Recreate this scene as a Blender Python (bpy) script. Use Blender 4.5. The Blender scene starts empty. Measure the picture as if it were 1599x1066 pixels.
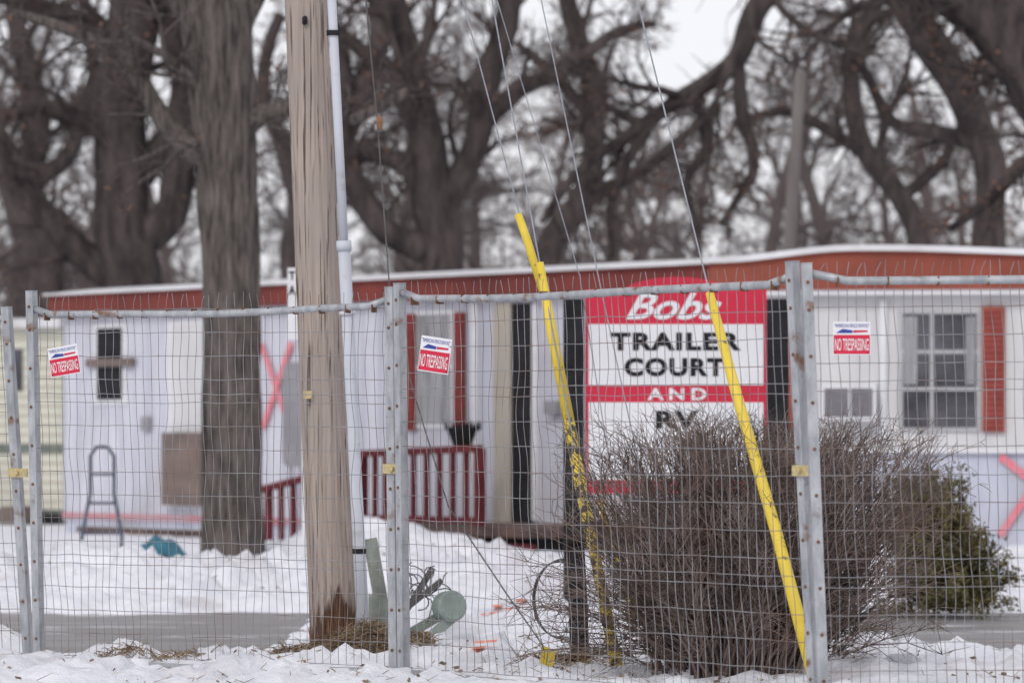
import bpy, math, random
from mathutils import Vector, Matrix, noise, Euler
random.seed(7)
R=random
F=6700.0; HC=1.2; HY=673.0; CX=799.5
S=bpy.context.scene
def P(x,y,d): return Vector(((x-CX)/F*d, d, HC+(HY-y)/F*d))
# ------------------------------------------------------------ materials
def mat(name,c1,c2=None,scale=(5,5,5),rough=.7,bump=0.0,metal=0.0,detail=4,lo=.35,hi=.65,spec=.3,c3=None,s3=2.0,t3=(.55,.7),bd=.02):
    m=bpy.data.materials.new(name); m.use_nodes=True
    nt=m.node_tree; b=nt.nodes['Principled BSDF']
    b.inputs['Roughness'].default_value=rough; b.inputs['Metallic'].default_value=metal
    b.inputs['Specular IOR Level'].default_value=spec
    if c2 is None: c2=tuple(v*.8 for v in c1)
    tc=nt.nodes.new('ShaderNodeTexCoord'); mp=nt.nodes.new('ShaderNodeMapping')
    mp.inputs['Scale'].default_value=scale
    nt.links.new(tc.outputs['Object'],mp.inputs[0])
    n=nt.nodes.new('ShaderNodeTexNoise'); n.inputs['Scale'].default_value=1; n.inputs['Detail'].default_value=detail
    n.inputs['Roughness'].default_value=.65
    nt.links.new(mp.outputs[0],n.inputs['Vector'])
    r=nt.nodes.new('ShaderNodeValToRGB')
    r.color_ramp.elements[0].position=lo; r.color_ramp.elements[1].position=hi
    r.color_ramp.elements[0].color=(*c2,1); r.color_ramp.elements[1].color=(*c1,1)
    nt.links.new(n.outputs[0],r.inputs[0])
    out=r.outputs[0]
    if c3:
        n3=nt.nodes.new('ShaderNodeTexNoise'); n3.inputs['Scale'].default_value=s3; n3.inputs['Detail'].default_value=5
        nt.links.new(tc.outputs['Object'],n3.inputs['Vector'])
        r3=nt.nodes.new('ShaderNodeValToRGB'); r3.color_ramp.elements[0].position=t3[0]; r3.color_ramp.elements[1].position=t3[1]
        nt.links.new(n3.outputs[0],r3.inputs[0])
        mx=nt.nodes.new('ShaderNodeMixRGB'); mx.inputs[2].default_value=(*c3,1)
        nt.links.new(r3.outputs[0],mx.inputs[0]); nt.links.new(out,mx.inputs[1]); out=mx.outputs[0]
    nt.links.new(out,b.inputs['Base Color'])
    if bump:
        bp=nt.nodes.new('ShaderNodeBump'); bp.inputs['Strength'].default_value=bump; bp.inputs['Distance'].default_value=bd
        nt.links.new(n.outputs[0],bp.inputs['Height']); nt.links.new(bp.outputs[0],b.inputs['Normal'])
    return m
M={}
M['galv']=mat('galvanized_steel',(.46,.47,.49),(.28,.29,.31),(18,18,6),.5,.1,.35,c3=(.20,.12,.08),s3=9,t3=(.60,.70))
M['wire']=mat('fence_wire',(.34,.34,.36),(.22,.21,.21),(8,8,8),.55,0,.3,c3=(.2,.13,.1),s3=3,t3=(.5,.65))
M['rust']=mat('rusty_bolt',(.22,.10,.05),(.10,.05,.03),(60,60,60),.8)
M['split']=mat('split_pole_wood',(.26,.13,.07),(.06,.035,.025),(30,30,4),.9)
M['brass']=mat('zinc_clamp',(.62,.50,.22),(.40,.34,.22),(60,60,60),.5,0,.3)
M['snow']=mat('snow',(.84,.84,.88),(.70,.71,.77),(3,3,3),.65,1.0,detail=10,c3=(.50,.47,.46),s3=1.3,t3=(.58,.80),bd=.08)
M['asph']=mat('wet_asphalt',(.25,.24,.24),(.17,.16,.16),(.6,3,3),.5,.1,detail=6,c3=(.5,.5,.52),s3=1.6,t3=(.58,.70))
M['bark']=mat('oak_bark',(.165,.14,.128),(.028,.023,.021),(24,24,3.0),.9,1.0,detail=6)
M['bark2']=mat('oak_bark_far',(.092,.073,.070),(.028,.022,.023),(6,6,1.5),.95,.6)
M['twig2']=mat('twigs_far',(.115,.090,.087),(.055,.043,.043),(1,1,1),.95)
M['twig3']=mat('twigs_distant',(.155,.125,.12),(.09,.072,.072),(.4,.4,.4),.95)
M['leaf']=mat('dead_oak_leaf',(.24,.13,.08),(.13,.08,.06),(3,3,3),.9)
M['bush']=mat('bush_twigs',(.215,.165,.145),(.080,.058,.052),(5,5,5),.9)
M['green']=mat('juniper',(.18,.15,.06),(.05,.05,.022),(5,5,5),.9)
M['straw']=mat('dry_straw',(.30,.215,.13),(.13,.09,.06),(9,9,9),.9)
M['yel']=mat('yellow_plastic',(.76,.57,.07),(.66,.48,.05),(6,6,6),.45,0,c3=(.16,.13,.06),s3=16,t3=(.64,.72))
M['yel2']=mat('yellow_plastic_scuffed',(.74,.55,.07),(.6,.43,.04),(6,6,6),.5,0,c3=(.05,.045,.03),s3=22,t3=(.50,.56))
M['cable']=mat('steel_strand',(.36,.37,.40),(.25,.26,.29),(30,30,30),.5,0,.5)
M['dcable']=mat('dark_cable',(.12,.11,.11),(.07,.07,.07),(20,20,20),.6)
M['pvc']=mat('grey_conduit',(.58,.60,.65),(.48,.50,.55),(6,6,1),.45,0,c3=(.34,.33,.33),s3=5,t3=(.6,.75))
M['wall']=mat('painted_siding',(.62,.62,.68),(.50,.50,.57),(3,3,.6),.6,.05,c3=(.42,.41,.44),s3=.9,t3=(.5,.8))
M['wall2']=mat('painted_siding_white',(.66,.65,.65),(.55,.545,.55),(2,2,.6),.6,.05,c3=(.47,.45,.44),s3=.9,t3=(.52,.8))
M['cream']=mat('cream_siding',(.62,.61,.51),(.53,.52,.44),(2,2,.6),.6)
M['skirt']=mat('skirting',(.56,.58,.67),(.44,.46,.54),(2,2,.6),.6,c3=(.38,.37,.40),s3=1.1,t3=(.5,.8))
M['trimw']=mat('white_trim',(.72,.72,.74),(.62,.62,.64),(4,4,4),.5)
M['frame']=mat('aluminium_frame',(.46,.46,.47),(.36,.36,.37),(4,4,4),.5)
M['fasc']=mat('rust_red_fascia',(.225,.052,.042),(.14,.038,.034),(1.2,1.2,1.2),.7,spec=.15)
M['fasc2']=mat('faded_red_fascia',(.31,.085,.056),(.21,.06,.043),(1.2,1.2,1.2),.7,spec=.15)
M['shut']=mat('red_shutter',(.25,.045,.042),(.18,.035,.032),(6,6,6),.6,spec=.15)
M['shut2']=mat('orange_shutter',(.34,.09,.065),(.25,.065,.05),(6,6,6),.6,spec=.15)
M['redw']=mat('dark_red_paint',(.15,.026,.033),(.09,.018,.022),(5,5,5),.65,spec=.15)
M['deckw']=mat('dark_weathered_wood_and_shade',(.14,.095,.085),(.07,.048,.045),(2,9,9),.8)
M['glass']=mat('window_glass',(.11,.11,.125),(.025,.025,.03),(1.4,1.4,1.4),.25,0,spec=.25)
M['curt']=mat('curtain',(.40,.40,.41),(.20,.20,.21),(14,14,1),.9)
M['dark']=mat('black_paint_and_shade',(.028,.028,.032),(.014,.014,.016),(6,6,6),.7,spec=.12)
M['door']=mat('beige_trim',(.46,.41,.34),(.38,.34,.29),(3,3,1),.6)
M['roof']=mat('snowy_roof',(.72,.72,.74),(.52,.51,.51),(1,1,1),.7)
M['brown']=mat('brown_board',(.20,.15,.13),(.14,.11,.10),(2,2,6),.8)
M['greyb']=mat('grey_panel',(.30,.29,.31),(.23,.22,.24),(2,2,2),.7)
M['oldpole']=mat('grey_old_pole',(.20,.18,.175),(.13,.115,.11),(8,8,1),.9)
M['spray']=mat('spray_paint_red',(.74,.17,.21),(.68,.26,.30),(9,9,9),.7)
M['stripe']=mat('faded_red_stripe',(.52,.20,.22),(.46,.30,.33),(3,3,3),.7)
M['sred']=mat('sign_red',(.62,.03,.07),(.52,.03,.06),(2,2,2),.45,spec=.2)
M['swht']=mat('sign_white',(.78,.78,.80),(.69,.69,.72),(2,2,2),.45)
M['sblk']=mat('sign_black',(.02,.02,.025),(.015,.015,.018),(2,2,2),.6,spec=.15)
M['sblu']=mat('sign_blue',(.04,.07,.32),(.03,.05,.25),(2,2,2),.5)
M['pgreen']=mat('pale_green_plastic',(.27,.32,.29),(.17,.21,.19),(6,6,6),.55)
M['dgreen']=mat('grey_green_steel',(.20,.23,.20),(.11,.13,.11),(6,6,6),.6)
M['dgreen2']=mat('weathered_pedestal',(.30,.33,.29),(.18,.20,.17),(9,9,9),.6)
M['teal']=mat('teal_tarp',(.03,.16,.22),(.02,.10,.15),(6,6,6),.5,.5)
M['steelb']=mat('blue_grey_steel',(.10,.115,.16),(.06,.07,.10),(6,6,6),.5)
M['sign_orange']=mat('marking_orange',(.80,.22,.10),(.75,.3,.2),(9,9,9),.7)
def polewood():
    m=mat('weathered_pole_wood',(.48,.40,.345),(.25,.20,.172),(42,42,1.1),.85,.6,detail=8,lo=.3,hi=.68,c3=(.33,.285,.26),s3=1.6,t3=(.45,.7))
    nt=m.node_tree; b=nt.nodes['Principled BSDF']
    cur=b.inputs['Base Color'].links[0].from_socket
    tc=nt.nodes.new('ShaderNodeTexCoord')
    mp=nt.nodes.new('ShaderNodeMapping'); mp.inputs['Scale'].default_value=(75,75,1.3)
    nt.links.new(tc.outputs['Object'],mp.inputs[0])
    n=nt.nodes.new('ShaderNodeTexNoise'); n.inputs['Scale'].default_value=1; n.inputs['Detail'].default_value=3
    nt.links.new(mp.outputs[0],n.inputs['Vector'])
    r=nt.nodes.new('ShaderNodeValToRGB'); r.color_ramp.elements[0].position=.585; r.color_ramp.elements[1].position=.64
    nt.links.new(n.outputs[0],r.inputs[0])
    mx=nt.nodes.new('ShaderNodeMixRGB'); mx.inputs[2].default_value=(.09,.065,.055,1)
    nt.links.new(r.outputs[0],mx.inputs[0]); nt.links.new(cur,mx.inputs[1])
    sp=nt.nodes.new('ShaderNodeSeparateXYZ'); nt.links.new(tc.outputs['Object'],sp.inputs[0])
    n2=nt.nodes.new('ShaderNodeTexNoise'); n2.inputs['Scale'].default_value=1; n2.inputs['Detail'].default_value=4
    mp2=nt.nodes.new('ShaderNodeMapping'); mp2.inputs['Scale'].default_value=(22,22,3); nt.links.new(tc.outputs['Object'],mp2.inputs[0]); nt.links.new(mp2.outputs[0],n2.inputs['Vector'])
    ma=nt.nodes.new('ShaderNodeMath'); ma.operation='MULTIPLY_ADD'; ma.inputs[1].default_value=-.9; nt.links.new(n2.outputs[0],ma.inputs[0])
    nt.links.new(sp.outputs['Z'],ma.inputs[2])
    mr=nt.nodes.new('ShaderNodeMapRange'); mr.inputs['From Min'].default_value=-.22; mr.inputs['From Max'].default_value=-.12; mr.inputs['To Min'].default_value=1; mr.inputs['To Max'].default_value=0
    nt.links.new(ma.outputs[0],mr.inputs['Value'])
    mx2=nt.nodes.new('ShaderNodeMixRGB'); mx2.inputs[2].default_value=(.09,.05,.035,1)
    nt.links.new(mr.outputs[0],mx2.inputs[0]); nt.links.new(mx.outputs[0],mx2.inputs[1])
    nt.links.new(mx2.outputs[0],b.inputs['Base Color'])
    return m
M['pole']=polewood()
# ------------------------------------------------------------ mesh builder
def empty(name,loc=(0,0,0),rz=0.0):
    o=bpy.data.objects.new(name,None); o.location=loc; o.rotation_euler=(0,0,rz); o.empty_display_size=.2
    S.collection.objects.link(o); return o
class MB:
    def __init__(s): s.v=[]; s.f=[]
    def tube(s,pts,rad,n=6,cap=True):
        if not hasattr(rad,'__len__'): rad=[rad]*len(pts)
        base=len(s.v); k=len(pts); V=s.v; Fc=s.f
        up=None
        for i,p in enumerate(pts):
            t=(pts[min(i+1,k-1)]-pts[max(i-1,0)])
            if t.length<1e-9: t=Vector((0,0,1))
            t.normalize()
            if up is None: up=Vector((1,0,0)) if abs(t.x)<.8 else Vector((0,1,0))
            a=t.cross(up)
            if a.length<1e-6: a=t.orthogonal()
            a.normalize(); b=t.cross(a)
            r=rad[i]
            for j in range(n):
                an=6.28318*j/n; c=math.cos(an)*r; d=math.sin(an)*r
                V.append((p.x+a.x*c+b.x*d,p.y+a.y*c+b.y*d,p.z+a.z*c+b.z*d))
        for i in range(k-1):
            for j in range(n):
                j2=(j+1)%n
                Fc.append((base+i*n+j,base+i*n+j2,base+(i+1)*n+j2,base+(i+1)*n+j))
        if cap and n>3:
            Fc.append(tuple(base+j for j in range(n))[::-1]); Fc.append(tuple(base+(k-1)*n+j for j in range(n)))
    def box(s,x0,x1,y0,y1,z0,z1):
        b=len(s.v)
        for z in(z0,z1):
            for (x,y) in((x0,y0),(x1,y0),(x1,y1),(x0,y1)): s.v.append((x,y,z))
        for f in((0,3,2,1),(4,5,6,7),(0,1,5,4),(1,2,6,5),(2,3,7,6),(3,0,4,7)): s.f.append(tuple(b+i for i in f))
    def beam(s,p,q,w,h,side=Vector((0,1,0))):
        t=(q-p).normalized(); a=t.cross(side)
        if a.length<1e-5: a=t.orthogonal()
        a.normalize(); c=t.cross(a).normalized(); b=len(s.v)
        for o in(p,q):
            for (i,j) in((-1,-1),(1,-1),(1,1),(-1,1)):
                v=o+a*(i*w/2)+c*(j*h/2); s.v.append(tuple(v))
        for f in((0,3,2,1),(4,5,6,7),(0,1,5,4),(1,2,6,5),(2,3,7,6),(3,0,4,7)): s.f.append(tuple(b+i for i in f))
    def poly(s,pts):
        b=len(s.v); s.v+= [tuple(p) for p in pts]; s.f.append(tuple(range(b,b+len(pts))))
    def obj(s,name,m,parent=None,local=False,smooth=False):
        me=bpy.data.meshes.new(name)
        off=Vector((0,0,0)) if (local or parent is None) else Vector(parent.location)
        vs=s.v if off.length==0 else [(a-off.x,b-off.y,c-off.z) for a,b,c in s.v]
        me.from_pydata(vs,[],s.f); me.update()
        me.materials.append(M[m])
        if smooth: me.polygons.foreach_set('use_smooth',[True]*len(me.polygons))
        o=bpy.data.objects.new(name,me); S.collection.objects.link(o)
        if parent: o.parent=parent
        return o
def text(parent,name,body,cx,cz,w,h,m,y=-.004,bold=.02,shear=0,spacing=1.0,ang=0):
    cu=bpy.data.curves.new(name,'FONT'); cu.body=body; cu.size=1; cu.offset=bold; cu.shear=shear; cu.space_character=spacing
    cu.resolution_u=4
    o=bpy.data.objects.new(name+'_tmp',cu); S.collection.objects.link(o); bpy.context.view_layer.update()
    me=bpy.data.meshes.new_from_object(o); bpy.data.objects.remove(o)
    xs=[v.co.x for v in me.vertices]; ys=[v.co.y for v in me.vertices]
    x0,x1,y0,y1=min(xs),max(xs),min(ys),max(ys)
    for v in me.vertices:
        a=((v.co.x-x0)/(x1-x0)-.5)*w; b=((v.co.y-y0)/(y1-y0)-.5)*h
        v.co=(cx+a*math.cos(ang)-b*math.sin(ang),y,cz+a*math.sin(ang)+b*math.cos(ang))
    me.materials.clear(); me.materials.append(M[m]); me.name=name
    t=bpy.data.objects.new(name,me); S.collection.objects.link(t); t.parent=parent; return t
# ------------------------------------------------------------ ground
def sm(a,b,x): 
    t=max(0,min(1,(x-a)/(b-a))); return t*t*(3-2*t)
def gauss(x,c,s): return math.exp(-((x-c)/s)**2)
def nz(x,y,sc,o=0,octv=4): return noise.fractal(Vector((x*sc+o,y*sc+o*.7,o)),1.0,2.0,octv)
def gh(X,Y):
    if Y<12 or Y>60 or abs(X)>14: 
        return .03+ .08*nz(X,Y,.08,5,2) if abs(X)>30 or Y>80 or Y<0 else .03
    n1=nz(X,Y,.9,1); n2=nz(X,Y,3.2,9,5); n3=nz(X,Y,9,3,4)
    cl=max(0,n2+.1)**1.0
    h=.03+.03*n1+.04*n2+.016*n3
    h+=gauss(Y,31.3,1.7)*(.20+.16*n1+.14*n2+.045*n3)*(1-.55*sm(.8,2.2,X))
    h+=gauss(Y,22.3,.40)*(.02+.06*n1+.14*cl+.03*n3)*(1-sm(1.8,2.5,X)*.5)
    h+=gauss(X,-1.25,1.0)*gauss(Y,39.3,1.3)*(.34+.1*n2)
    h+=gauss(X,-3.9,1.1)*gauss(Y,38,1.5)*(.10+.08*n2)
    h+=gauss(X,3.6,2.5)*gauss(Y,37,1.3)*(.16+.1*n1+.06*n2)
    h+=gauss(X,-.1,1.1)*gauss(Y,25.5,2)*(.06+.08*n1+.10*cl)
    h+=gauss(Y,20.8,1.0)*(.02+.08*cl+.02*n3)*(1 if X<0 else .7)
    e=.25*n1+.15*n2
    rd=sm(22.7,23.1,Y+e)*(1-sm(28.3,28.9,Y+e))
    rd*=max(1-sm(-1.5,-.9,X+e),sm(1.9,2.4,X+e))
    return max(h,.02)*(1-rd)-.07*rd if rd>0 else max(h,.02)
def axis(a,fa,fb,b,step,cs):
    L=[a+(fa-a)*(i/cs) for i in range(cs)]
    n=int((fb-fa)/step); L+=[fa+(fb-fa)*i/n for i in range(n)]
    L+= [fb+(b-fb)*((i/cs)**2) for i in range(cs+1)]
    return L
xs=axis(-500,-6.5,6.5,500,.045,14); ys=axis(-200,18,42,1200,.05,16)
g=MB(); nx=len(xs)
for y in ys:
    for x in xs: g.v.append((x,y,gh(x,y)))
for j in range(len(ys)-1):
    for i in range(nx-1):
        a=j*nx+i; g.f.append((a,a+1,a+nx+1,a+nx))
g.obj('snowy_ground','snow',smooth=True)
r=MB(); r.poly([(-60,22.2,-.012),(60,22.2,-.012),(60,29.6,-.012),(-60,29.6,-.012)]); r.obj('road','asph')
# ------------------------------------------------------------ fence
def fence(name,d0,d1,tl,tr,bl,br,rail0,rail1,mt0,mt1,clamp=True,seed=1,warp=.01,sp=.05):
    rn=random.Random(seed)
    TL=P(tl[0],tl[1],d0); TR=P(tr[0],tr[1],d1)
    BL=P(bl,HY+(HC+.03)*F/d0,d0); BR=P(br,HY+(HC+.03)*F/d1,d1)
    E=empty(name,BL)
    RL=P(tl[0]+(bl-tl[0])*.06,rail0,d0); RR=P(tr[0]+(br-tr[0])*.06,rail1,d1)
    ML=P(tl[0]+(bl-tl[0])*.02,mt0,d0); MR=P(tr[0]+(br-tr[0])*.02,mt1,d1)
    L=(BR-BL).length; dx=(BR-BL).normalized(); nrm=dx.cross(Vector((0,0,1))).normalized()
    if nrm.y>0: nrm=-nrm
    p=MB()
    for a,b in((BL,TL),(BR,TR)):
        p.beam(a-Vector((0,0,.03)),b,.044,.044,dx)
        p.beam(b,b+(b-a).normalized()*.004,.048,.048,dx)
    po=p.obj('posts','galv',E)
    bv=po.modifiers.new('bevel','BEVEL'); bv.width=.006; bv.segments=2
    rl=MB(); bot=Vector((0,0,.09)); a=RL+dx*.02; b=RR-dx*.02
    K=20; pts=[]
    for i in range(K+1):
        t=i/K; q=a.lerp(b,t)+nrm*(.012*math.sin(t*3.1))
        q.z-=.012*math.sin(t*math.pi)+.004*math.sin(t*9+seed)
        if i in(0,K): q.z+=.030
        pts.append(q)
    rl.tube(pts,.0175,10)
    rl.tube([BL+bot,BL.lerp(BR,.5)+bot-Vector((0,0,.02)),BR+bot],.0175,10)
    rl.obj('rails','galv',E,smooth=True)
    bo=MB()
    for (A,B) in((BL,TL),(BR,TR)):
        for t in(.1,.2,.3,.4,.5,.6,.7,.8,.9,.96):
            c=A.lerp(B,t); bo.tube([c+nrm*.02,c+nrm*.026],.0075,8)
    for i in range(14):
        t=(i+.5)/14; c=a.lerp(b,t); bo.beam(c-Vector((0,0,.028)),c+Vector((0,0,.010)),.006,.045,nrm)
    bo.obj('bolts','rust',E)
    w=MB(); n=int(L/sp)
    def pt(u,v):
        q=BL.lerp(BR,u).lerp(ML.lerp(MR,u),v)
        wv=noise.noise(Vector((u*6+seed*3,v*5,seed)))*warp
        wv2=noise.noise(Vector((u*9+seed*7,v*7,seed+9)))*warp*.9
        return q+nrm*wv+dx*wv2
    for i in range(1,n):
        u=i/n; jit=rn.uniform(-.0015,.0015); pts=[]
        NS=26
        for k in range(NS+1): pts.append(pt(u+jit*math.sin(k*1.1),.06+(k/NS)*.905))
        e=pts[-1]; bend=rn.uniform(-.004,.012)
        pts.append(e+Vector((0,0,.035))+nrm*.006+dx*bend*.6); pts.append(e+Vector((0,0,.074+rn.uniform(-.010,.008)))+nrm*.014+dx*bend*2.2)
        w.tube(pts,.00155,4,False)
    hs=[]; nrow=15
    for k in range(nrow+1):
        v=.06+k/nrow*.905; hs.append(v)
        if k in(4,11): hs.append(v+.022)
    for v in hs:
        w.tube([pt(i/40,v)+nrm*.004+Vector((0,0,noise.noise(Vector((i*.35,v*9,seed)))*.006)) for i in range(41)],.0017,4,False)
    w.obj('wire_mesh','wire',E)
    if clamp:
        c=MB(); q=BR.lerp(TR,.55)
        c.beam(q-dx*.035+nrm*.028,q+dx*.075+nrm*.028,.045,.012,nrm)
        c.tube([q+nrm*.03+dx*.02,q+nrm*.05+dx*.02],.012,6)
        c.obj('coupler_clamp','brass',E)
    return E
fence('temporary_fence_panel',22.6,21.7,(-560,500),(10,480),-540,47,520,506,505,486,seed=2)
fence('temporary_fence_panel',21.5,20.4,(49,455),(610,449),62,617,492,478,464,459,seed=3,warp=.024,sp=.045)
fence('temporary_fence_panel',20.3,17.95,(624,443),(1237,409),631,1276,468,441,445,417,seed=5,warp=.022,sp=.055)
fence('temporary_fence_panel',17.85,18.1,(1259,412),(2360,404),1288,2380,437,428,411,402,seed=8,clamp=False,warp=.012,sp=.04)
def nts(x,y,d,w,h,rz,tilt):
    E=empty('no_trespassing_sign',P(x,y,d)); E.rotation_euler=(0,tilt,rz)
    b=MB(); b.box(-w/2,w/2,-.0,.003,-h/2,h/2); b.obj('plate','swht',E,True)
    b=MB(); b.box(-w*.48,w*.48,-.002,-.0005,-h*.47,h*.10); b.obj('red_band','sred',E,True)
    text(E,'lettering','NO TRESPASSING',0,-h*.19,w*.90,h*.36,'swht',y=-.004,bold=.005)
    text(E,'small_lettering','AMERICAN FENCE RENTAL',0,h*.38,w*.86,h*.11,'sblu',y=-.002,bold=.0)
    b=MB(); b.poly([(-w*.42,-.002,h*.16),(w*.02,-.002,h*.16),(w*.02,-.002,h*.24),(-w*.25,-.002,h*.28)]); b.obj('blue_mark','sblu',E,True)
    b=MB(); b.poly([(w*.04,-.002,h*.17),(w*.42,-.002,h*.19),(w*.42,-.002,h*.24),(w*.04,-.002,h*.24)]); b.obj('red_mark','sred',E,True)
    b=MB()
    for sx in(-1,1):
        for sz in(-1,1): b.tube([Vector((sx*w*.44,-.006,sz*h*.42)),Vector((sx*w*.44,.02,sz*h*.42))],.002,6)
    b.obj('cable_ties','dark',E,True)
nts(100,563,21.30,.160,.145,-.30,-.16)
nts(679,554,20.02,.165,.165,-.5,.14)
nts(1330,528,17.82,.156,.138,0,0)
# ------------------------------------------------------------ utility pole
E=empty('utility_pole',P(523,1023,23))
b=MB(); pts=[];rad=[]
for i in range(90):
    t=i/89; y=1060-t*3400; x=524-(1030-y)*.0455
    pts.append(P(x,y,23)); rad.append((.132-(t*.062)) )
b.tube(pts,rad,72)
cx0=P(524,1030,23)
nv=[]
for x,y,z in b.v:
    ax=cx0.x-(z)*.0455; a=math.atan2(y-23,x-ax); rr=math.hypot(x-ax,y-23)
    g_=noise.noise(Vector((math.cos(a)*5,math.sin(a)*5,z*.5)))*.006
    cr=noise.noise(Vector((math.cos(a)*13+4,math.sin(a)*13,z*.45)))
    g_-= .010*max(0,cr-.28)/.3
    if z<.3: g_-=.02*max(0,noise.noise(Vector((math.cos(a)*6+9,math.sin(a)*6,z*4)))+.1)*(1-z/.3)
    nv.append((ax+math.cos(a)*(rr+g_),23+math.sin(a)*(rr+g_),z))
b.v=nv
b.obj('wood_shaft','pole',E,smooth=True)
c=MB(); x0=P(370,-2150,23); c.beam(x0+Vector((-1.2,-.18,0)),x0+Vector((1.2,-.18,0)),.1,.12); c.obj('crossarm','deckw',E)
c=MB()
def cx_(y): return 518+(y)*.050
c.tube([P(cx_(y),y,22.78) for y in(-2000,-1000,0,200,384)],.0245,14); c.tube([P(cx_(y),y,22.78) for y in(376,384,600,800,1055)],[.032,.034,.033,.034,.035],14)
c.tube([P(cx_(376),376,22.78),P(cx_(392),392,22.78)],.041,14)
c.tube([P(cx_(486),486,22.78),P(cx_(492),492,22.78)],.045,14)
c.obj('conduit','pvc',E,smooth=True)
c=MB()
for y in(52,-400,-900,860): c.tube([P(cx_(y),y-4,22.78),P(cx_(y),y+4,22.78)],.037,12)
c.tube([P(476,28,22.875),P(476,32,22.86),P(476,37,22.875)],.014,8)
c.obj('straps','dark',E)
c=MB(); c.box(P(474,0,22.86).x,P(487,0,22.86).x,22.855,22.865,P(0,622,22.86).z,P(0,610,22.86).z); c.obj('yellow_tag','brass',E)
c=MB()
for i in range(230):
    a=R.uniform(math.pi,2*math.pi); rr=R.uniform(.118,.142); z=R.uniform(-.02,.16); h=R.uniform(.05,.22)*(1.3-abs(math.cos(a)))
    base=P(525,1040,23); q=Vector((base.x+math.cos(a)*rr,23+math.sin(a)*rr,z)); 
    c.tube([q,q+Vector((R.uniform(-.006,.006)-.008,R.uniform(-.005,.012),h))],[.005,.0008],4,False)
c.obj('splintered_butt','split',E)
# ------------------------------------------------------------ guy wires
top=P(400,-2000,23)
def wire(E,pts,r,m='cable',name='strand'):
    w=MB(); w.tube(pts,r,6); w.obj(name,m,E)
def guard(E,pts,rads,m='yel',name='guard'):
    w=MB(); w.tube(pts,rads,14); w.obj(name,m,E,smooth=True)
G=empty('guy_wire',P(968,1062,20.9))
wire(G,[P(968,1075,20.9),P(843,412,21.4),P(768,0,21.8),top],.0042)
guard(G,[P(843,410,21.4),P(862,520,21.35),P(890,665,21.25)],[.019,.027,.029])
guard(G,[P(888,655,21.25),P(907,760,21.15),P(930,870,21.05),P(968,1066,20.9)],[.029,.031,.028,.032],'yel2','guard_lower')
G=empty('guy_wire',P(930,900,21.3))
wire(G,[P(860,480,21.6),P(812,338,21.7),P(722,0,21.9),top],.0038)
guard(G,[P(809,335,21.65),P(822,372,21.62),P(848,455,21.5)],[.019,.021,.021])
G=empty('guy_wire',P(1275,1075,19.4))
wire(G,[P(1278,1085,19.4),P(1108,458,20.2),P(995,0,20.7),top],.0042)
guard(G,[P(1108,457,20.2),P(1150,615,20.0),P(1212,830,19.7),P(1280,1090,19.3)],[.020,.026,.028,.032])
G=empty('guy_wire',P(990,955,24))
wire(G,[P(995,990,24.3),P(905,430,23),P(776,0,23),top],.003)
guard(G,[P(936,780,24),P(992,965,24.3)],[.018,.02],'yel2')
G=empty('guy_wire',P(985,650,23))
wire(G,[P(1060,1000,22),P(975,620,22.3),P(935,435,22.4),P(845,0,22.8),top],.0036)
G=empty('overhead_cable',P(830,985,22.5))
wire(G,[P(850,1010,22.6),P(790,925,22.5),P(700,790,22.4),P(645,610,22.4),P(609,460,22.5),P(590,200,22.8),P(571,0,22.9),top],.0042,'dcable')
c=MB(); c.tube([P(591,180,22.78),P(593,190,22.78),P(594,203,22.78)],[.008,.02,.008],8); c.obj('cable_splice','leaf',G)
# ------------------------------------------------------------ trailer court sign
D=29.0; sc=F/D
E=empty('trailer_court_sign',P(1056,600,D))
def lx(x): return (x-1056)/sc
def lz(y): return (600-y)/sc
b=MB(); b.box(lx(914),lx(1197),0,.08,lz(757),lz(452)); 
b.obj('red_cabinet','sred',E,True)
b=MB(); n=24
A=[(lx(975)+(lx(1140)-lx(975))*i/n, lz(452)+math.sin(math.pi*i/n)**.6*(lz(432)-lz(452))) for i in range(n+1)]
front=[(x,.005,z) for x,z in A]; back=[(x,.075,z) for x,z in A]
b.poly(front[::-1]); b.poly(back)
for i in range(n): b.poly([front[i],front[i+1],back[i+1],back[i]])
b.obj('red_crown','sred',E,True)
b=MB(); b.box(lx(919),lx(1192),-.006,-.001,lz(601),lz(506)); b.box(lx(919),lx(1192),-.006,-.001,lz(749),lz(628)); b.obj('white_panels','swht',E,True)
text(E,'script_lettering','Bobs',lx(1052),lz(478),150/sc,42/sc,'swht',y=-.004,bold=.02,shear=.45)
text(E,'lettering_trailer','TRAILER',lx(1055),lz(533),204/sc,28/sc,'sblk',y=-.01,bold=.045,spacing=1.14)
text(E,'lettering_court','COURT',lx(1053),lz(573),156/sc,29/sc,'sblk',y=-.01,bold=.045,spacing=1.14)
text(E,'lettering_and','AND',lx(1057),lz(615),92/sc,19/sc,'swht',y=-.004,bold=.03,spacing=1.5)
text(E,'lettering_rv','RV',lx(1057),lz(655),66/sc,28/sc,'sblk',y=-.01,bold=.045,spacing=1.1)
b=MB(); zb=-P(0,600,D).z
for (a,c) in((880,912),(1199,1231)): b.box(lx(a),lx(c),-.03,.13,zb,lz(467))
b.obj('posts','dark',E,True)
b=MB(); b.box(lx(913),lx(1198),.02,.06,lz(770),lz(758)); b.obj('lower_bar','sred',E,True)
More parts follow.
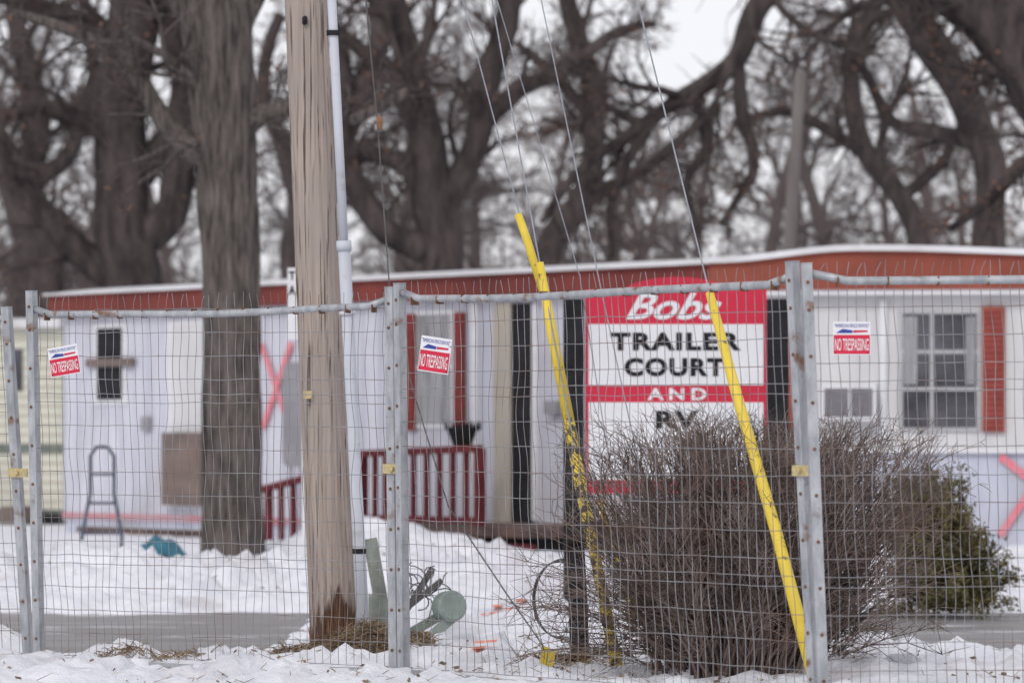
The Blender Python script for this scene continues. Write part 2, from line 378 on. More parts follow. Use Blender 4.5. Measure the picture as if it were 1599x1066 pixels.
# ------------------------------------------------------------ mobile homes
class Wall:
    def __init__(s,name,A,B):
        s.A=A; s.U=(B-A).normalized(); s.N=Vector((s.U.y,-s.U.x,0))
        if s.N.y>0: s.N=-s.N
        s.E=empty(name,A,math.atan2(s.U.y,s.U.x))
    def uz(s,x,y,off=0):
        k=(x-CX)/F; o=s.A+s.N*off
        u=(k*o.y-o.x)/(s.U.x-k*s.U.y); Y=o.y+u*s.U.y
        return u,HC+(HY-y)/F*Y
    def bx(s,mb,x0,x1,y0,y1,o0,o1):
        u0,zt=s.uz(x0,y0,o1); u1,_=s.uz(x1,y0,o1); _,zb=s.uz((x0),y1,o1)
        mb.box(u0,u1,-o1,-o0,zb,zt)
W=Wall('mobile_home',Vector((-5.22,50,0)),Vector((2.39,40,0)))
ur=W.uz(1215,600)[0]
def add(W,mt,name,items):
    b=MB()
    for it in items: W.bx(b,*it)
    return b.obj(name,mt,W.E,True)
b=MB(); b.box(0,ur,0,3.4,.26,2.56); b.obj('walls','wall',W.E,True)
b=MB(); b.box(0.02,ur,.01,3.35,-.3,.17); b.obj('skirting','skirt',W.E,True)
b=MB(); b.box(-.01,ur,-.02,3.39,.19,.26); b.obj('red_stripe','stripe',W.E,True)
b=MB(); b.box(-.005,ur,-.012,3.39,.17,.19); b.obj('lower_trim','skirt',W.E,True)
b=MB(); b.box(.3,4.3,-.01,.0,-.2,.10)
b.obj('painted_skirting_shadow','deckw',W.E,True)  # dark strip painting the shadow along the skirting; no real openings
b=MB()
for i in range(int(ur/.3)): b.box(i*.3+.02,i*.3+.035,-.008,.0,.27,2.55)
b.obj('siding_ribs','skirt',W.E,True)
b=MB(); b.box(-.12,ur,-.14,-.02,2.56,2.79); b.box(-.12,-.02,-.02,3.5,2.56,2.79); b.obj('fascia','fasc',W.E,True)
b=MB(); n=12
for i in range(n):
    y0=-.2+3.8*i/n; y1=-.2+3.8*(i+1)/n
    f=lambda y: 2.795+.13*math.sin(math.pi*(y+.2)/3.8)
    b.poly([(-.15,y0,f(y0)),(ur,y0,f(y0)),(ur,y1,f(y1)),(-.15,y1,f(y1))])
b.box(-.15,ur,-.2,-.145,2.775,2.80)
b.obj('roof','roof',W.E,True)
add(W,'trimw','window_frames',[(145,197,507,632,.0,.02),(645,708,486,668,.0,.02),(262,322,502,792,.0,.015)])
add(W,'dark','window_glass',[(151,190,513,563,.021,.025),(151,190,573,624,.021,.025)])
add(W,'wall2','entry_door',[(268,316,508,790,.016,.03)])
add(W,'curt','window_curtain',[(650,704,492,570,.021,.025),(650,704,576,662,.021,.025)])
add(W,'shut','shutters',[(633,646,490,672,.021,.05),(708,723,488,668,.021,.05)])
add(W,'shut','shutter_slats',[(634.5,644.5,y,y+5,.05,.058) for y in range(500,664,10)]+[(709.5,721,y,y+5,.05,.058) for y in range(498,660,10)])
add(W,'door','door_frame',[(770,797,474,820,.0,.05)])
add(W,'dark','open_doorway',[(797,829,474,820,.0,.03)])
add(W,'trimw','corner_trim',[(735,745,474,812,.0,.03),(830,838,474,812,.0,.03)])
add(W,'greyb','letter_box',[(849,868,626,646,.0,.10),(219,232,650,672,0,.05)])
add(W,'brown','window_bar',[(133,206,560,573,.03,.07)])
add(W,'brown','leaning_plywood',[(252,313,675,788,.10,.13)])
def stroke(W,mt,name,pairs,wd,off=.035):
    b=MB()
    for (x0,y0,x1,y1) in pairs:
        u0,z0=W.uz(x0,y0,off); u1,z1=W.uz(x1,y1,off)
        p=Vector((u0,-off,z0)); q=Vector((u1,-off,z1)); b.beam(p,q,wd,.003,Vector((0,1,0)))
    b.obj(name,mt,W.E,True)
stroke(W,'spray','sprayed_x',[(408,538,452,668)],.085,.03); stroke(W,'spray','sprayed_x_stroke',[(454,535,410,668)],.085,.036)
b=MB(); u0,z0=W.uz(441,566,.5); u1,_=W.uz(478,566,.5); _,z1=W.uz(441,728,.5); r_=.1
pp=[]
for (cx,cz,a0) in((u1-r_,z0-r_,0),(u0+r_,z0-r_,90),(u0+r_,z1+r_,180),(u1-r_,z1+r_,270)):
    for k in range(5):
        a=math.radians(a0+k*22.5); pp.append((cx+r_*math.cos(a),cz+r_*math.sin(a)))
b.poly([(x,-.5,z) for x,z in pp][::-1]); b.poly([(x,-.46,z) for x,z in pp])
for i in range(len(pp)):
    a=pp[i]; c=pp[(i+1)%len(pp)]; b.poly([(a[0],-.5,a[1]),(c[0],-.5,c[1]),(c[0],-.46,c[1]),(a[0],-.46,a[1])])
b.box(u0+.1,u0+.15,-.48,-.47,-.1,z1+.05); b.box(u1-.15,u1-.1,-.48,-.47,-.1,z1+.05)
b.obj('grey_panel','greyb',W.E,True)
W2=Wall('mobile_home_addition',Vector(((1118-CX)/F*39.4,39.4,0)),Vector(((1700-CX)/F*39.0,39.0,0)))
ur2=W2.uz(1720,600)[0]
b=MB(); b.box(0.0,ur2,0,3.6,1.04,2.44); b.obj('walls','wall2',W2.E,True)
b=MB(); b.box(0.03,ur2,.03,3.55,-.2,1.0); b.obj('lower_walls','skirt',W2.E,True)
b=MB()
for i in range(int(ur2/.4)): b.box(i*.4+.1,i*.4+.112,-.006,.0,1.05,2.43)
b.obj('siding_ribs','wall2',W2.E,True)
b=MB(); b.box(-.01,ur2,-.03,3.6,1.0,1.04); b.box(-.02,ur2,-.16,-.0,2.44,2.49); b.obj('trim','trimw',W2.E,True)
b=MB(); NR=24
def rz(u): t=u/ur2; return 2.735+.105*sm(0,.36,t)-.06*sm(.4,1,t)
us=[-.05+(ur2+.05)*i/NR for i in range(NR+1)]
for i in range(NR):
    a,c=us[i],us[i+1]; b.poly([(a,-.18,2.49),(c,-.18,2.49),(c,-.18,rz(c)),(a,-.18,rz(a))]); b.poly([(a,-.18,2.49),(a,3.7,2.49),(c,3.7,2.49),(c,-.18,2.49)])
b.poly([(-.05,-.18,2.49),(-.05,-.18,rz(-.05)),(-.05,3.7,rz(-.05)),(-.05,3.7,2.49)])
b.obj('fascia','fasc2',W2.E,True)
b=MB()
for k in range(NR):
    a,c=us[k]-.04,us[k+1]-.04
    b.poly([(a,-.24,rz(a)),(c,-.24,rz(c)),(c,-.24,rz(c)+.055),(a,-.24,rz(a)+.055)]); b.poly([(a,-.24,rz(a)),(a,-.17,rz(a)),(c,-.17,rz(c)),(c,-.24,rz(c))])
    for i in range(8):
        y0=-.24+4.0*i/8; y1=-.24+4.0*(i+1)/8
        f=lambda y: .055+.05*math.sin(math.pi*(y+.24)/4.0)
        b.poly([(a,y0,rz(a)+f(y0)),(c,y0,rz(c)+f(y0)),(c,y1,rz(c)+f(y1)),(a,y1,rz(a)+f(y1))])
b.obj('roof','roof',W2.E,True)
add(W2,'frame','window_frames',[(1402,1530,485,673,0,.03)])
add(W2,'trimw','downspout',[(1374,1384,468,690,0,.06)])
add(W2,'glass','window_glass',[(1410,1452,490,546,.031,.035),(1458,1525,490,546,.031,.035),(1410,1452,552,604,.031,.035),(1458,1525,552,604,.031,.035),(1410,1452,610,667,.031,.035),(1458,1525,610,667,.031,.035)])
add(W2,'curt','window_curtain',[(1411,1432,494,600,.036,.038),(1508,1523,494,600,.036,.038)])
add(W2,'shut2','shutters',[(1534,1569,478,674,.0,.05),(1229,1252,478,674,.0,.05)])
add(W2,'shut','shutter_slats',[(1537,1566,y,y+4,.05,.056) for y in range(486,668,9)])
add(W2,'trimw','air_conditioner_case',[(1282,1368,600,657,0,.28)])
add(W2,'greyb','air_conditioner_grille',[(1287,1325,606,651,.281,.286),(1328,1363,606,651,.281,.286)])
add(W2,'dark','air_conditioner_slots',[(1289,1323,y,y+2,.287,.289) for y in range(609,648,6)]+[(1330,1361,y,y+2,.287,.289) for y in range(609,648,6)])
stroke(W2,'spray','sprayed_x',[(1562,712,1660,790)],.07,.004); stroke(W2,'spray','sprayed_x_stroke',[(1562,835,1640,720)],.06,.010)
W3=Wall('cream_mobile_home',Vector(((-500-CX)/F*57,57,0)),Vector(((99-CX)/F*54,54,0)))
ur3=W3.uz(98,600)[0]; zt3=W3.uz(50,512)[1]; zs3=W3.uz(50,700)[1]; zb3=W3.uz(50,795)[1]
b=MB(); b.box(0,ur3,0,3.5,zb3,zt3); b.obj('walls','cream',W3.E,True)
b=MB(); k=zb3+.1
while k<zt3-.05: b.box(0,ur3,-.012,0,k,k+.015); k+=.12
b.obj('siding_laps','door',W3.E,True)
b=MB(); b.box(-.1,ur3+.06,-.15,3.6,zt3,zt3+.12); b.obj('roof','roof',W3.E,True)
b=MB(); b.box(0,ur3+.005,-.025,-.013,zs3-.05,zs3+.06); b.box(.0,ur3-.02,.02,3.4,-.3,zb3); b.obj('green_stripe','dgreen',W3.E,True)
add(W3,'glass','windows',[(12,34,545,610,.0,.02),(-60,-10,545,640,0,.02)])
add(W3,'dark','dark_opening',[(66,94,802,850,.0,.04)])
add(W3,'brown','steps',[(0,28,790,870,.1,.5)])
# ------------------------------------------------------------ porch deck
E=empty('porch_deck',W.A,math.atan2(W.U.y,W.U.x))
b=MB(); off=1.3
def up(x,y,o=off):
    u,z=W.uz(x,y,o); return Vector((u,-o,z))
V010=Vector((0,1,0))
a=up(566,708); c=up(749,700); b.beam(a,c,.07,.09,V010)
lo0=up(566,808); lo1=up(749,812); b.beam(lo0,lo1,.06,.06,V010)
for i,t in enumerate([k/9 for k in range(10)]):
    p=a.lerp(c,t); q=lo0.lerp(lo1,t); wd=.085 if i in(0,9) else .045
    if i in(0,9): q=Vector((q.x,q.y,-.05)); 
    b.beam(q,p,wd,wd,V010)
b.beam(up(606,704),up(606,812),.085,.085,V010)
a=up(362,776); c=up(478,746); b.beam(a,c,.06,.09,V010)
l0=up(364,878); l1=up(478,848); b.beam(l0,l1,.06,.09,V010)
for i in range(7):
    t=i/6; b.beam(l0.lerp(l1,t)-Vector((0,0,.1 if i in(0,6) else 0)),a.lerp(c,t),.09 if i in(0,3,6) else .045,.05,V010)
q=up(362,776,.3); b.beam(a,q,.06,.09); b.beam(q-Vector((0,0,.7)),q,.08,.08,V010)
b.obj('red_railing','redw',E,True)
b=MB(); u0,_=W.uz(478,820,off); u1,_=W.uz(835,820,off); zz=up(650,818).z
b.box(u0,u1,-1.36,-.01,zz-.10,zz); b.obj('deck_boards','deckw',E,True)
b=MB(); 
for k in range(3): b.box(W.uz(712,880,1.4)[0],W.uz(835,880,1.4)[0],-1.75-.26*k,-1.38-.26*k,zz-.16-.13*k-.05,zz-.16-.13*k)
b.box(W.uz(712,880,1.4)[0]-.05,W.uz(712,880,1.4)[0],-2.3,-1.38,-.05,zz-.2)
b.obj('steps','redw',E,True)
b=MB(); b.box(u0+.1,u1-.1,-1.2,-.1,-.1,zz-.11); b.obj('under_deck_painted_shade','dark',E,True)  # black block standing in for the shade beneath the deck
E=empty('planter_basket',P(722,668,42.4)); b=MB(); 
b.tube([P(722,700,42.4),P(722,694,42.4),P(722,672,42.4),P(722,668,42.4)],[.08,.10,.15,.155],14)
b.beam(P(722,702,42.4),P(722,698,42.4),.2,.2)
for i in range(90):
    q=P(722,668,42.4)+Vector((R.uniform(-.17,.17),R.uniform(-.1,.1),-.02)); b.tube([q,q+Vector((R.uniform(-.06,.06),R.uniform(-.04,.04),R.uniform(.02,.1)))],[.010,.003],3,False)
b.obj('basket','dark',E)
E=empty('vertical_name_sign',P(461,475,33)); s_=F/33
b=MB(); b.box(-12/s_,30/s_,0,.03,-55/s_,57/s_); b.obj('board','trimw',E,True)
text(E,'letter_t','T',-5/s_,45/s_,10/s_,13/s_,'sblk',bold=.04,ang=0); text(E,'letter_a','A',-5/s_,22/s_,11/s_,15/s_,'sblk',bold=.04)
b=MB(); b.box(10/s_,16/s_,.03,.08,-P(0,475,33).z,50/s_); b.obj('post','trimw',E,True)
# ------------------------------------------------------------ yard clutter
E=empty('hand_truck',P(160,905,39)); b=MB()
d=39
for (xa,xb) in((141,128),(178,190)):
    b.tube([P(xb-2,903,d-.2),P(xb,835,d-.1),P(xa,770,d),P(xa,712,d+.1),P((xa+159)/2,698,d+.1),P(159,697,d+.1)],.017,8)
for y in(740,785,832): b.tube([P(140 if y<830 else 130,y,d),P(178 if y<830 else 190,y,d)],.013,8)
b.beam(P(126,903,d-.25),P(186,905,d-.25),.05,.3); b.obj('frame','steelb',E)
TC=P(248,893,35.6)
E=empty('blue_tarp',TC); b=MB(); nn=16
for j in range(nn):
    for i in range(nn):
        X=-.27+.54*i/(nn-1); Y=-.35+.7*j/(nn-1)
        z=.24*max(0,1-(X/.30)**2)*max(0,1-(Y/.4)**2)**.5+.07*noise.noise(Vector((X*9,Y*9,2)))+gh(TC.x+X,TC.y+Y)+.02
        b.v.append((TC.x+X,TC.y+Y,z))
for j in range(nn-1):
    for i in range(nn-1): a=j*nn+i; b.f.append((a,a+1,a+nn+1,a+nn))
b.obj('tarp','teal',E)
E=empty('toppled_utility_pedestal',P(650,995,23.0)); d=23
b=MB(); b.beam(P(606,1000,23.05),P(578,842,23.2),.075,.05,V010); b.beam(P(592,1003,23.0),P(590,930,23.1),.10,.06,V010)
b.obj('green_post','dgreen2',E)
b=MB(); cc=P(704,946,22.85); ax=Vector((.45,-1,.15)).normalized()
b.tube([cc+ax*.03,cc+ax*.02,cc-ax*.06],[.070,.084,.086],22); b.beam(P(665,1000,22.88),P(722,950,22.88),.055,.08); b.obj('pale_green_cap','pgreen',E)
b=MB(); b.beam(P(585,1002,23),P(668,1000,22.9),.10,.07,V010); b.beam(P(612,1004,22.95),P(692,958,22.9),.05,.05)
b.obj('dark_base','dgreen',E)
b=MB()
for i in range(16):
    q=P(660+R.uniform(-12,12),930,22.95); pts=[q]; dd=Vector((R.uniform(-.4,.8),R.uniform(-.5,.5),.6)).normalized()
    for k in range(8): dd=(dd+Vector((R.uniform(-.6,.6),R.uniform(-.5,.5),R.uniform(-.7,.35)))).normalized(); q=q+dd*.028; pts.append(q)
    b.tube(pts,.0035,5)
b.beam(P(636,950,22.95),P(676,886,22.95),.035,.05); b.beam(P(640,945,22.95),P(690,905,22.95),.03,.04)
b.obj('torn_wiring','dcable',E)
E=empty('black_marker_post',P(904,1045,22)); b=MB()
b.tube([P(906,1055,21.7),P(903,950,21.7),P(898,840,21.7),P(893,700,21.7)],[.050,.050,.046,.036],14); b.tube([P(898,850,21.7),P(897,838,21.7)],.056,14); b.obj('post','dark',E,smooth=True)
b=MB()
for k in range(3):
    cc=P(872+k*4,935,21.75+k*.02); rx=.13+.008*k; rz_=.19+.007*k; 
    b.tube([cc+Vector((math.cos(t*.21+1.3+k*.12)*rx,.02*math.sin(t),math.sin(t*.21+1.3+k*.12)*rz_)) for t in range(18)],.0036,6)
b.obj('cable_loops','dcable',E)
E=empty('yellow_marker_flag',P(855,1030,21.0)); b=MB()
b.poly([P(846,1006,20.7),P(868,1016,20.72),P(862,1047,20.73),P(842,1037,20.7)]); b.obj('flag','yel',E)
b=MB(); b.tube([P(850,1062,20.72),P(857,1004,20.71)],.0015,5); b.obj('stake','dcable',E)
b=MB()
for (x,d,w) in((760,22.0,.06),(800,25.2,.07),(765,25.6,.05)):
    X=(x-CX)/F*d
    for k in range(5):
        xx=X+R.uniform(-w,w); yy=d+R.uniform(-.08,.08); z=gh(xx,yy)+.012
        b.poly([(xx-.03,yy-.05,z),(xx+.03,yy-.06,z+.002),(xx+.035,yy+.05,z+.01),(xx-.02,yy+.05,z+.006)])
b.obj('orange_utility_marking','sign_orange')
def grasspatch(X,Y,sx,sy,n,nm):
    b=MB()
    for i in range(n):
        a=R.uniform(0,6.28); rr=math.sqrt(R.random())*(1+.35*noise.noise(Vector((math.cos(a)*2,math.sin(a)*2,X)))); x=X+math.cos(a)*rr*sx; y=Y+math.sin(a)*rr*sy; z=gh(x,y)-.005+.05*(1-rr)
        q=Vector((x,y,z)); dd=Vector((R.uniform(-1,1),R.uniform(-1,1),R.uniform(.05,.5))).normalized()*R.uniform(.03,.11)
        b.tube([q,q+dd*.6,q+dd+Vector((0,0,-.02))],[.003,.0025,.001],3,False)
    b.obj(nm,'straw')
grasspatch(-.80,22.15,.38,.45,6500,'dry_grass'); grasspatch(.28,21.2,.26,.3,1600,'dry_grass')
grasspatch(-1.9,21.6,.4,.12,220,'dry_grass')
b=MB()
for i in range(1500):
    Y=R.uniform(19.5,23) if R.random()<.55 else R.uniform(29.5,40); X=R.gauss(0,1)*.08*Y; z=gh(X,Y)+.006
    q=Vector((X,Y,z)); s1=Vector((R.uniform(-.03,.03),R.uniform(-.03,.03),R.uniform(0,.012))); s2=Vector((R.uniform(-.015,.015),R.uniform(-.015,.015),R.uniform(0,.015)))
    if R.random()<.6: b.poly([q,q+s1,q+s1+s2,q+s2])
    else: b.tube([q,q+s1*1.6,q+s1*3],[.002,.002,.001],3,False)
b.obj('leaf_litter','straw')
# ------------------------------------------------------------ trees
def rvec(rn): 
    return Vector((rn.gauss(0,1),rn.gauss(0,1),rn.gauss(0,1))).normalized()
SIDES=[12,8,5,3,3,3]
MINR=.005
def grow(mb,tw,p,d,L,r,lv,mx,rn,gn=.28,upb=.03,dens=1.0):
    n=max(3,min(9,int(L/ (.35 if lv<3 else .16))))
    pts=[p.copy()]; rad=[r]
    dd=d.copy()
    for i in range(n):
        dd=(dd+rvec(rn)*gn+Vector((0,0,upb))).normalized()
        p=p+dd*(L/n); pts.append(p.copy()); rad.append(max(MINR*.7,r*(1-.75*(i+1)/n)))
    (mb if lv<3 else tw).tube(pts,rad,SIDES[lv],False)
    if lv<mx: kids(mb,tw,pts,rad,L,lv,mx,rn,gn,upb,dens)
def kids(mb,tw,pts,rad,L,lv,mx,rn,gn,upb,dens,t0=.15,cnt=None):
    nk=cnt if cnt else int([8,7,7,6,5][lv]*dens+rn.random())
    k=len(pts)-1
    for c in range(nk):
        t=t0+(1-t0)*((c+rn.random())/nk); f=t*k; i=min(k-1,int(f)); q=pts[i].lerp(pts[i+1],f-i)
        ax=(pts[i+1]-pts[i]).normalized(); s=rvec(rn); s=(s-ax*s.dot(ax)).normalized()
        an=rn.uniform(.5,1.15); d=(ax*math.cos(an)+s*math.sin(an)).normalized()
        rr=rad[i]*(1-(f-i))+rad[i+1]*(f-i)
        l=L*rn.uniform(.38,.68)*(1.15-.5*t)
        grow(mb,tw,q,d,l,max(MINR,min(rr*.62,l*.036)),lv+1,mx,rn,gn*1.08,upb,dens)
def limbpts(pl,d):
    raw=[]; 
    for e in pl: raw.append((P(e[0],e[1],d),e[2]*d/F/2))
    out=[];rad=[]
    for i in range(len(raw)-1):
        p0=raw[max(0,i-1)][0];p1=raw[i][0];p2=raw[i+1][0];p3=raw[min(len(raw)-1,i+2)][0]
        ns=10 if (p2-p1).length>1.0 else 4
        for k in range(ns):
            t=k/ns; q=.5*((2*p1)+(-p0+p2)*t+(2*p0-5*p1+4*p2-p3)*t*t+(-p0+3*p1-3*p2+p3)*t**3)
            out.append(q); rad.append(raw[i][1]*(1-t)+raw[i+1][1]*t)
    out.append(raw[-1][0]); rad.append(raw[-1][1]); return out,rad
def tree(name,d,limbs,seed,bark='bark2',twm='twig2',mx=4,dens=1.0,leaves=0):
    rn=random.Random(seed); mb=MB(); tw=MB()
    E=empty(name,P(limbs[0][0][0],HY+HC*F/d,d))
    for li,pl in enumerate(limbs):
        if li==0: pl=[(pl[0][0],HY+(HC+.2)*F/d,pl[0][2]*1.25)]+list(pl)
        pts,rad=limbpts(pl,d)
        if li>0 or bark!='bark':
            pts=[q+Vector((noise.noise(q*.9+Vector((seed,0,0))),noise.noise(q*.9+Vector((0,seed,0))),noise.noise(q*.9+Vector((0,0,seed)))))*(.16 if 0<i else 0) for i,q in enumerate(pts)]
        mb.tube(pts,rad,(64 if bark=='bark' else 24) if li==0 else 14)
        L=sum((pts[i+1]-pts[i]).length for i in range(len(pts)-1))
        if li==0: kids(mb,tw,pts,rad,L*.42,0,mx-1 if mx>3 else mx,rn,.28,.03,dens,.45,int(10*dens))
        else: kids(mb,tw,pts,rad,L*.55,1,mx,rn,.30,.02,dens,.1,int(12*dens))
    if bark=='bark':
        def dsp(x,y,z):
            f=abs(noise.noise(Vector((x*14,y*14,z*1.3)))); h=noise.noise(Vector((x*26+5,y*26,z*2.6)))
            return f*.055+h*.018
        cxm=P(358,500,d).x
        mb.v=[(x+(x-cxm)/max(.3,abs(x-cxm)+.1)*(dsp(x,y,z)-.02),y-(dsp(x,y,z)),z) if abs(x-cxm)<.42 else (x+.02*noise.noise(Vector((x*14,y*14,z*3))),y,z) for x,y,z in mb.v]
    else:
        mb.v=[(x+.04*noise.noise(Vector((x*4,y*4,z*1.5))),y,z+.04*noise.noise(Vector((x*4+9,y*4,z*3)))) for x,y,z in mb.v]
    mb.obj('trunk_and_limbs',bark,E,smooth=True); tw.obj('twigs',twm,E)
    if leaves:
        lf=MB(); k=len(tw.v)
        for i in range(leaves):
            q=Vector(tw.v[rn.randrange(k)]); a=rvec(rn)*.05; b_=rvec(rn)*.035; lf.poly([q,q+a,q+a+b_,q+b_])
        lf.obj('dead_leaves','leaf',E)
    return E
tree('oak_tree',38,[
 [(363,860,98),(362,700,96),(362,480,92),(356,300,94),(350,160,102),(338,40,112),(325,-150,105),(310,-500,70),(330,-900,40)],
 [(345,250,50),(300,235,40),(250,180,32),(200,110,26),(120,70,20),(20,20,14)],
 [(370,200,50),(410,175,34),(470,165,26),(560,190,20),(650,150,14)],
 [(330,90,60),(290,20,55),(250,-80,45),(200,-250,30)],
 [(355,60,55),(400,-20,45),(450,-120,35),(560,-260,22)]],11,'bark','twig2',4,.85,leaves=120)
tree('oak_tree',59,[
 [(200,640,95),(202,430,92),(192,300,84),(185,200,80),(205,90,84),(225,-30,80),(250,-300,55),(240,-600,25)],
 [(190,450,50),(130,392,48),(60,325,44),(0,255,38),(-70,190,26),(-150,120,14)],
 [(190,230,45),(130,185,34),(70,165,30),(0,190,22),(-70,180,14)],
 [(210,110,50),(150,50,42),(80,20,34),(0,-10,24)],
 [(200,300,50),(260,220,44),(290,120,38),(300,20,34),(330,-100,24)],
 [(205,400,60),(270,330,56),(285,200,50),(280,80,44),(260,-60,30)]],12,dens=1.2,leaves=700)
tree('oak_tree',57,[
 [(688,640,76),(690,430,70),(684,330,72),(660,230,60),(640,130,50),(620,20,44),(600,-150,36),(590,-400,20)],
 [(686,350,50),(720,270,46),(745,190,42),(770,90,40),(800,-20,36),(840,-160,24)],
 [(675,300,40),(620,260,32),(560,240,26),(500,180,20),(440,160,12)],
 [(738,200,36),(800,150,30),(870,120,24),(950,60,18),(1020,40,12)],
 [(650,180,34),(600,110,28),(540,60,22),(480,20,16)],
 [(690,400,50),(600,370,44),(560,300,38),(545,200,30),(520,60,22)]],13,dens=1.2,leaves=900)
tree('oak_tree',56,[
 [(1545,640,58),(1547,380,52),(1535,250,50),(1500,140,54),(1440,40,56),(1370,-100,60),(1300,-350,50),(1290,-600,22)],
 [(1370,-100,50),(1270,-60,44),(1195,10,38),(1150,85,34),(1085,140,29),(1020,180,24),(950,235,19),(890,295,15),(845,338,10)],
 [(1150,85,22),(1160,170,20),(1175,240,17),(1150,300,12),(1120,360,7)],
 [(1085,140,20),(1110,220,17),(1080,290,13),(1090,370,8)],
 [(1020,185,18),(985,260,16),(962,330,14),(958,400,10)],
 [(1530,240,28),(1470,210,24),(1400,180,20),(1345,120,17),(1310,60,12)],
 [(1010,190,16),(940,160,13),(900,190,10),(850,180,7)]],14,dens=1.05,leaves=700)
tree('oak_tree',61,[
 [(1450,640,40),(1442,390,36),(1405,310,34),(1350,235,32),(1335,130,28),(1370,20,24),(1400,-150,16)],
 [(1350,240,24),(1290,200,20),(1220,180,16),(1150,190,10)],
 [(1410,310,24),(1470,270,20),(1500,200,16),(1590,150,10)]],15,dens=1.05,leaves=300)
tree('oak_tree',49,[
 [(1790,700,150),(1760,430,140),(1710,260,135),(1640,130,125),(1560,20,112),(1460,-90,95),(1420,-400,60)],
 [(1640,110,50),(1580,50,40),(1480,10,32),(1380,-40,22)],
 [(1710,260,40),(1610,250,26),(1550,290,20),(1490,350,13)],
 [(1660,150,30),(1590,130,24),(1510,110,18),(1430,60,12)]],16,dens=1.0,leaves=400)
tree('oak_tree',66,[
 [(840,640,54),(850,400,50),(905,300,40),(930,180,36),(900,60,32),(880,-100,22)],
 [(905,300,26),(990,270,22),(1060,220,18),(1130,170,12)],
 [(930,180,22),(850,110,18),(800,60,12)]],17,dens=1.1,leaves=300)
tree('oak_tree',68,[
 [(480,640,60),(470,400,56),(500,280,48),(560,160,40),(590,40,34),(580,-120,22)],
 [(480,330,34),(430,240,28),(410,130,22),(430,20,16)]],18,dens=1.1,leaves=300)
tree('oak_tree',70,[
 [(60,640,60),(70,430,54),(40,300,46),(60,180,40),(30,60,34),(40,-120,22)],
 [(50,300,30),(110,220,26),(140,120,20),(120,20,14)]],19,dens=1.1,leaves=300)
# distant trees (shared meshes)
base=[]; MINR=.0085
for s in range(4):
    rn=random.Random(100+s); mb=MB(); tw=MB()
    pts=[Vector((0,0,-.3))]; rad=[.30]; q=pts[0].copy(); dd=Vector((0,0,1))
    for i in range(9):
        dd=(dd+rvec(rn)*.2+Vector((0,0,.1))).normalized(); q=q+dd*1.1; pts.append(q.copy()); rad.append(.25*(1-i/10.5))
    mb.tube(pts,rad,8,False)
    kids(mb,tw,pts,rad,5.0,0,4,rn,.36,.02,.88,.14,15)
    off=len(mb.v)
    me=bpy.data.meshes.new('distant_tree_mesh'); allv=mb.v+tw.v; allf=mb.f+[tuple(i+off for i in f) for f in tw.f]
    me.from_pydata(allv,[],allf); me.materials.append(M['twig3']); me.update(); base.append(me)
E=empty('distant_trees',(0,90,0))
ND=33
for i in range(ND):
    d=[74,92,112][i%3]+R.uniform(-5,5)
    u=(i+R.uniform(.1,.9))/ND
    X=(-1+2*u)*(d*.155)
    o=bpy.data.objects.new('tree_crown_%d'%i,base[R.randrange(4)]); S.collection.objects.link(o); o.parent=E
    o.location=(X,d-90,0); sc_=R.uniform(.65,.95)*(d/85); o.rotation_euler=(R.uniform(-.06,.06),R.uniform(-.06,.06),R.uniform(0,6.28)); o.scale=(sc_,sc_,sc_)
bm=MB(); rn=random.Random(77)
for i in range(4800):
    d=rn.uniform(118,135); X=rn.uniform(-.16,.16)*d; h=rn.uniform(2.5,7.0); q=Vector((X,d,0)); pts=[q]; dd=Vector((rn.gauss(0,.25),rn.gauss(0,.2),1)).normalized()
    for k in range(4): dd=(dd+rvec(rn)*.2).normalized(); q=q+dd*h/4; pts.append(q)
    bm.tube(pts,[.045,.035,.026,.018,.01],3,False)
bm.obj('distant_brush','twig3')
E=empty('background_pole',P(1235,600,52)); b=MB(); b.tube([P(1228,840,52),P(1232,390,52),P(1241,250,52),P(1250,112,52)],[.085,.08,.075,.07],12); b.obj('shaft','oldpole',E,smooth=True)
